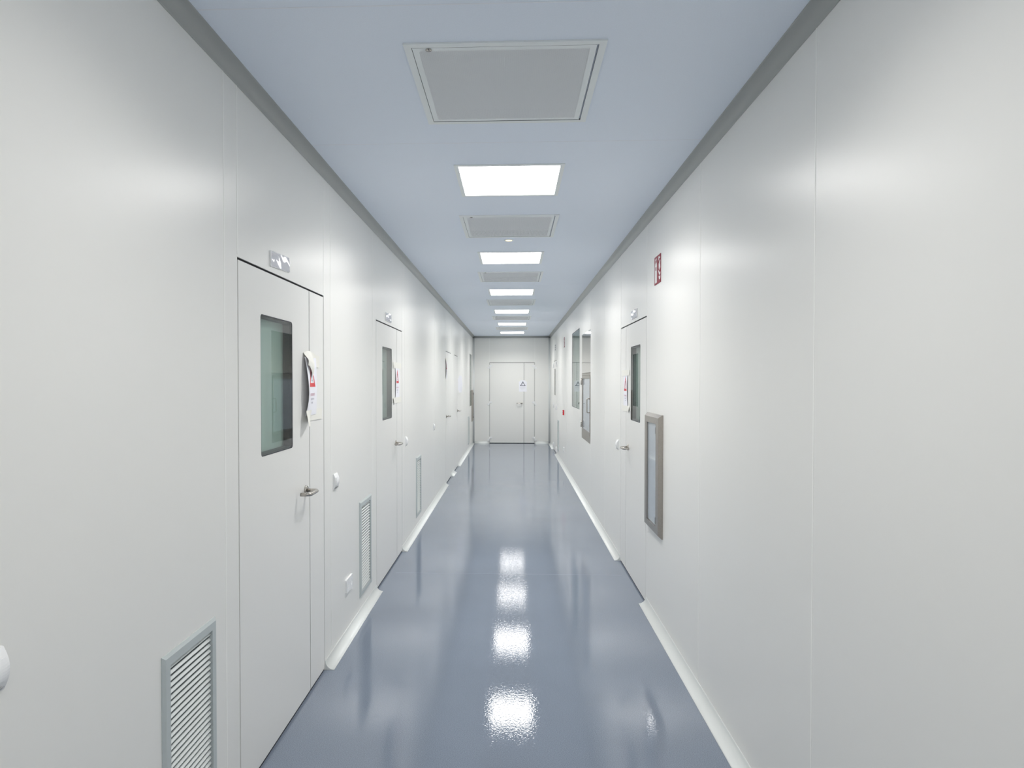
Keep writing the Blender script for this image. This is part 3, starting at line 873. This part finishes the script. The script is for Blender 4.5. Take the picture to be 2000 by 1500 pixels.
# near right door; on the right wall local X runs towards the viewer
def curl5(u, v):
    return .0018 + .0060*sm((u - .66)*3.0)*math.sin(PI*v)**.9
notice(RIGHT, 5.667, 1.540, 'red-triangle notice taped on the near right door beside its pane', curl5, M['red'],
       [tape(-.190, .190, .127, .176, lambda u, v: .0040),
        tape(-.190, .190, -.176, -.128, lambda u, v: .0040 + .008*sm((u - .75)*4)*(1 - v))], RED_LINES)
# curled notice on the first narrow door
def curl3(u, v):
    return .0018 + .011*(1 - u)**2*math.sin(PI*min(1, v*.8 + .1))
notice(LEFT, 10.300, 1.815, 'curled red-triangle notice at the near edge of the first narrow left door', curl3, M['red'],
       [tape(-.130, .110, .110, .165, lambda u, v: .0042 + .010*(1 - u)*(1 - v)),
        (lambda u, v: (-.110 + .016*u + .008*math.sin(3*v), .006 + .014*math.sin(PI*v), -.345 + .235*v), 4, 16)], RED_LINES)
# loose blank sheet beyond the second narrow door
def curl4(u, v): return .0004 + .070*u**1.3*(.75 + .25*math.sin(PI*v))
notice(LEFT, 12.590, 1.565, 'blank white sheet flapping loose beyond the second narrow left door', curl4, None,
       [tape(-.130, -.070, .120, .160, lambda u, v: .0002 + .010*u), tape(-.130, -.070, -.160, -.120, lambda u, v: .0002 + .010*u)], [], h=.325)
# end door
notice(END, .252, 1.499, 'dark-triangle warning notice on the end door above the lever', lambda u, v: .0016 + .001*math.sin(PI*u), M['ink'],
       [tape(-.112, -.070, .118, .158, lambda u, v: .0032), tape(.070, .112, .118, .158, lambda u, v: .0032)], NAVY_LINES, base_thick=.013)

# ------------------------------------------------------------------ fire signs, alarm button, far sign
def make_fire_sign():
    root = empty('fire_sign', (0, 0, 0), 0, '', 'sign', 'square red fire signs')
    S = .188
    mb = MB(); mb.plate(rrect(-S/2, S/2, -S/2, S/2, .003, 2), [], -.003, 0); plate = mb.build('plate', M['fire_red'], root)
    def poly(pts, mbx): mbx.plate([((x - .5)*S, (z - .5)*S) for x, z in pts], [], -.0036, -.003)
    # extinguisher: body, neck, lever
    mb = MB()
    body = [(.10, .06), (.41, .06), (.41, .68), (.37, .76), (.31, .80), (.31, .86), (.36, .90), (.32, .945), (.20, .925), (.14, .87), (.21, .86), (.21, .80), (.14, .75), (.10, .68)]
    body = body
    mb.plate([((x - .5)*S, (z - .5)*S) for x, z in body], [rect((.18 - .5)*S, (.34 - .5)*S, (.50 - .5)*S, (.63 - .5)*S)], -.0036, -.003)
    mb.build('extinguisher_symbol', M['white_print'], plate)
    mb = MB()
    poly([(.70, .70), (.76, .62), (.80, .72), (.88, .80), (.97, .76), (.93, .66), (.97, .52), (.88, .46), (.92, .58), (.84, .52), (.78, .44), (.72, .52)], mb)
    poly([(.66, .46), (.74, .42), (.84, .34), (.95, .38), (.97, .30), (.86, .26), (.76, .30), (.66, .40)], mb)
    poly([(.70, .24), (.82, .22), (.94, .26), (.97, .16), (.88, .10), (.76, .13)], mb)
    mb.build('flame_symbol', M['white_print'], plate)
    mb = MB(); poly([(.66, .94), (.70, .94), (.70, .90), (.86, .92), (.92, .88), (.86, .84), (.74, .86), (.70, .80), (.66, .80)], mb)
    mb.build('nozzle_symbol', M['white_print'], plate)
    return root
fs = make_fire_sign()
fs.location = on(RIGHT, 4.435, 2.366); fs.rotation_euler = (0, 0, RIGHT); fs['label'] = 'square red fire extinguisher sign above the near right pass box'
dup(fs, on(RIGHT, 12.450, 2.355), RIGHT, 'square red fire sign high above the red alarm button')

root = empty('alarm_button', on(RIGHT, 12.500, 1.026), RIGHT, 'red fire alarm button box on the far right wall', 'alarm button')
mb = MB(); mb.bevel_box(-.046, .046, -.026, 0, -.048, .048, .006); mb.build('case', M['alarm_red'], root)
mb = MB(); mb.bevel_box(-.028, .028, -.0282, -.026, -.022, .022, .001); fp = mb.build('press_plate', M['white_print'], root)
mb = MB(); mb.lathe([(.009, -.0282), (.009, -.0302), (0, -.0302)], 'y', 18); mb.build('push_dot', M['ink'], fp)

root = empty('sign_plate', on(RIGHT, 15.10, 2.394), RIGHT, 'small grey sign plate above the far right hinged door', 'sign')
mb = MB(); mb.plate(rrect(-.10, .10, -.064, .064, .005, 2), [], -.004, 0); mb.build('plate', M['sign_grey'], root)
mb = MB()
for z in (-.022, .022): mb.box(-.080, .080, -.0046, -.004, z - .010, z + .010)
mb.build('band', M['white_print'], root)

# ------------------------------------------------------------------ camera
f, yaw, pit, roll, cx, cy = 1279.9652, -0.0392, -0.016, -0.0002, 952.0346, 765.1902
cam = bpy.data.cameras.new('camera'); co = bpy.data.objects.new('camera', cam); COL.objects.link(co)
co.location = (0, 0, 1.62)
fwd = Vector((math.sin(-yaw)*-1, 1, 0))
Ry = Matrix(((math.cos(yaw), -math.sin(yaw), 0), (math.sin(yaw), math.cos(yaw), 0), (0, 0, 1)))
Rp = Matrix(((1, 0, 0), (0, math.cos(pit), math.sin(pit)), (0, -math.sin(pit), math.cos(pit))))
W2C = Rp @ Ry                      # rows: right, forward, up
R3 = Matrix((W2C[0], W2C[2], -Vector(W2C[1]))).transposed()
co.matrix_world = Matrix.Translation((0, 0, 1.62)) @ R3.to_4x4()
cam.sensor_fit = 'HORIZONTAL'; cam.sensor_width = 36
cam.lens = f*36/2000
cam.shift_x = (1000 - cx)/2000
cam.shift_y = (cy - 750)/2000
cam.clip_start = .02; cam.clip_end = 60
SC.camera = co

# ------------------------------------------------------------------ world and view
w = bpy.data.worlds.new('world'); SC.world = w; w.use_nodes = True
w.node_tree.nodes['Background'].inputs[0].default_value = (.6, .65, .7, 1); w.node_tree.nodes['Background'].inputs[1].default_value = .05
vs = SC.view_settings
vs.view_transform = 'Standard'; vs.look = 'None'; vs.gamma = 1; vs.use_curve_mapping = False
vs.exposure = -0.07
cy_ = SC.cycles
cy_.max_bounces = 14; cy_.diffuse_bounces = 8; cy_.glossy_bounces = 6; cy_.transparent_max_bounces = 24
cy_.use_denoising = True
cy_.sample_clamp_indirect = 8
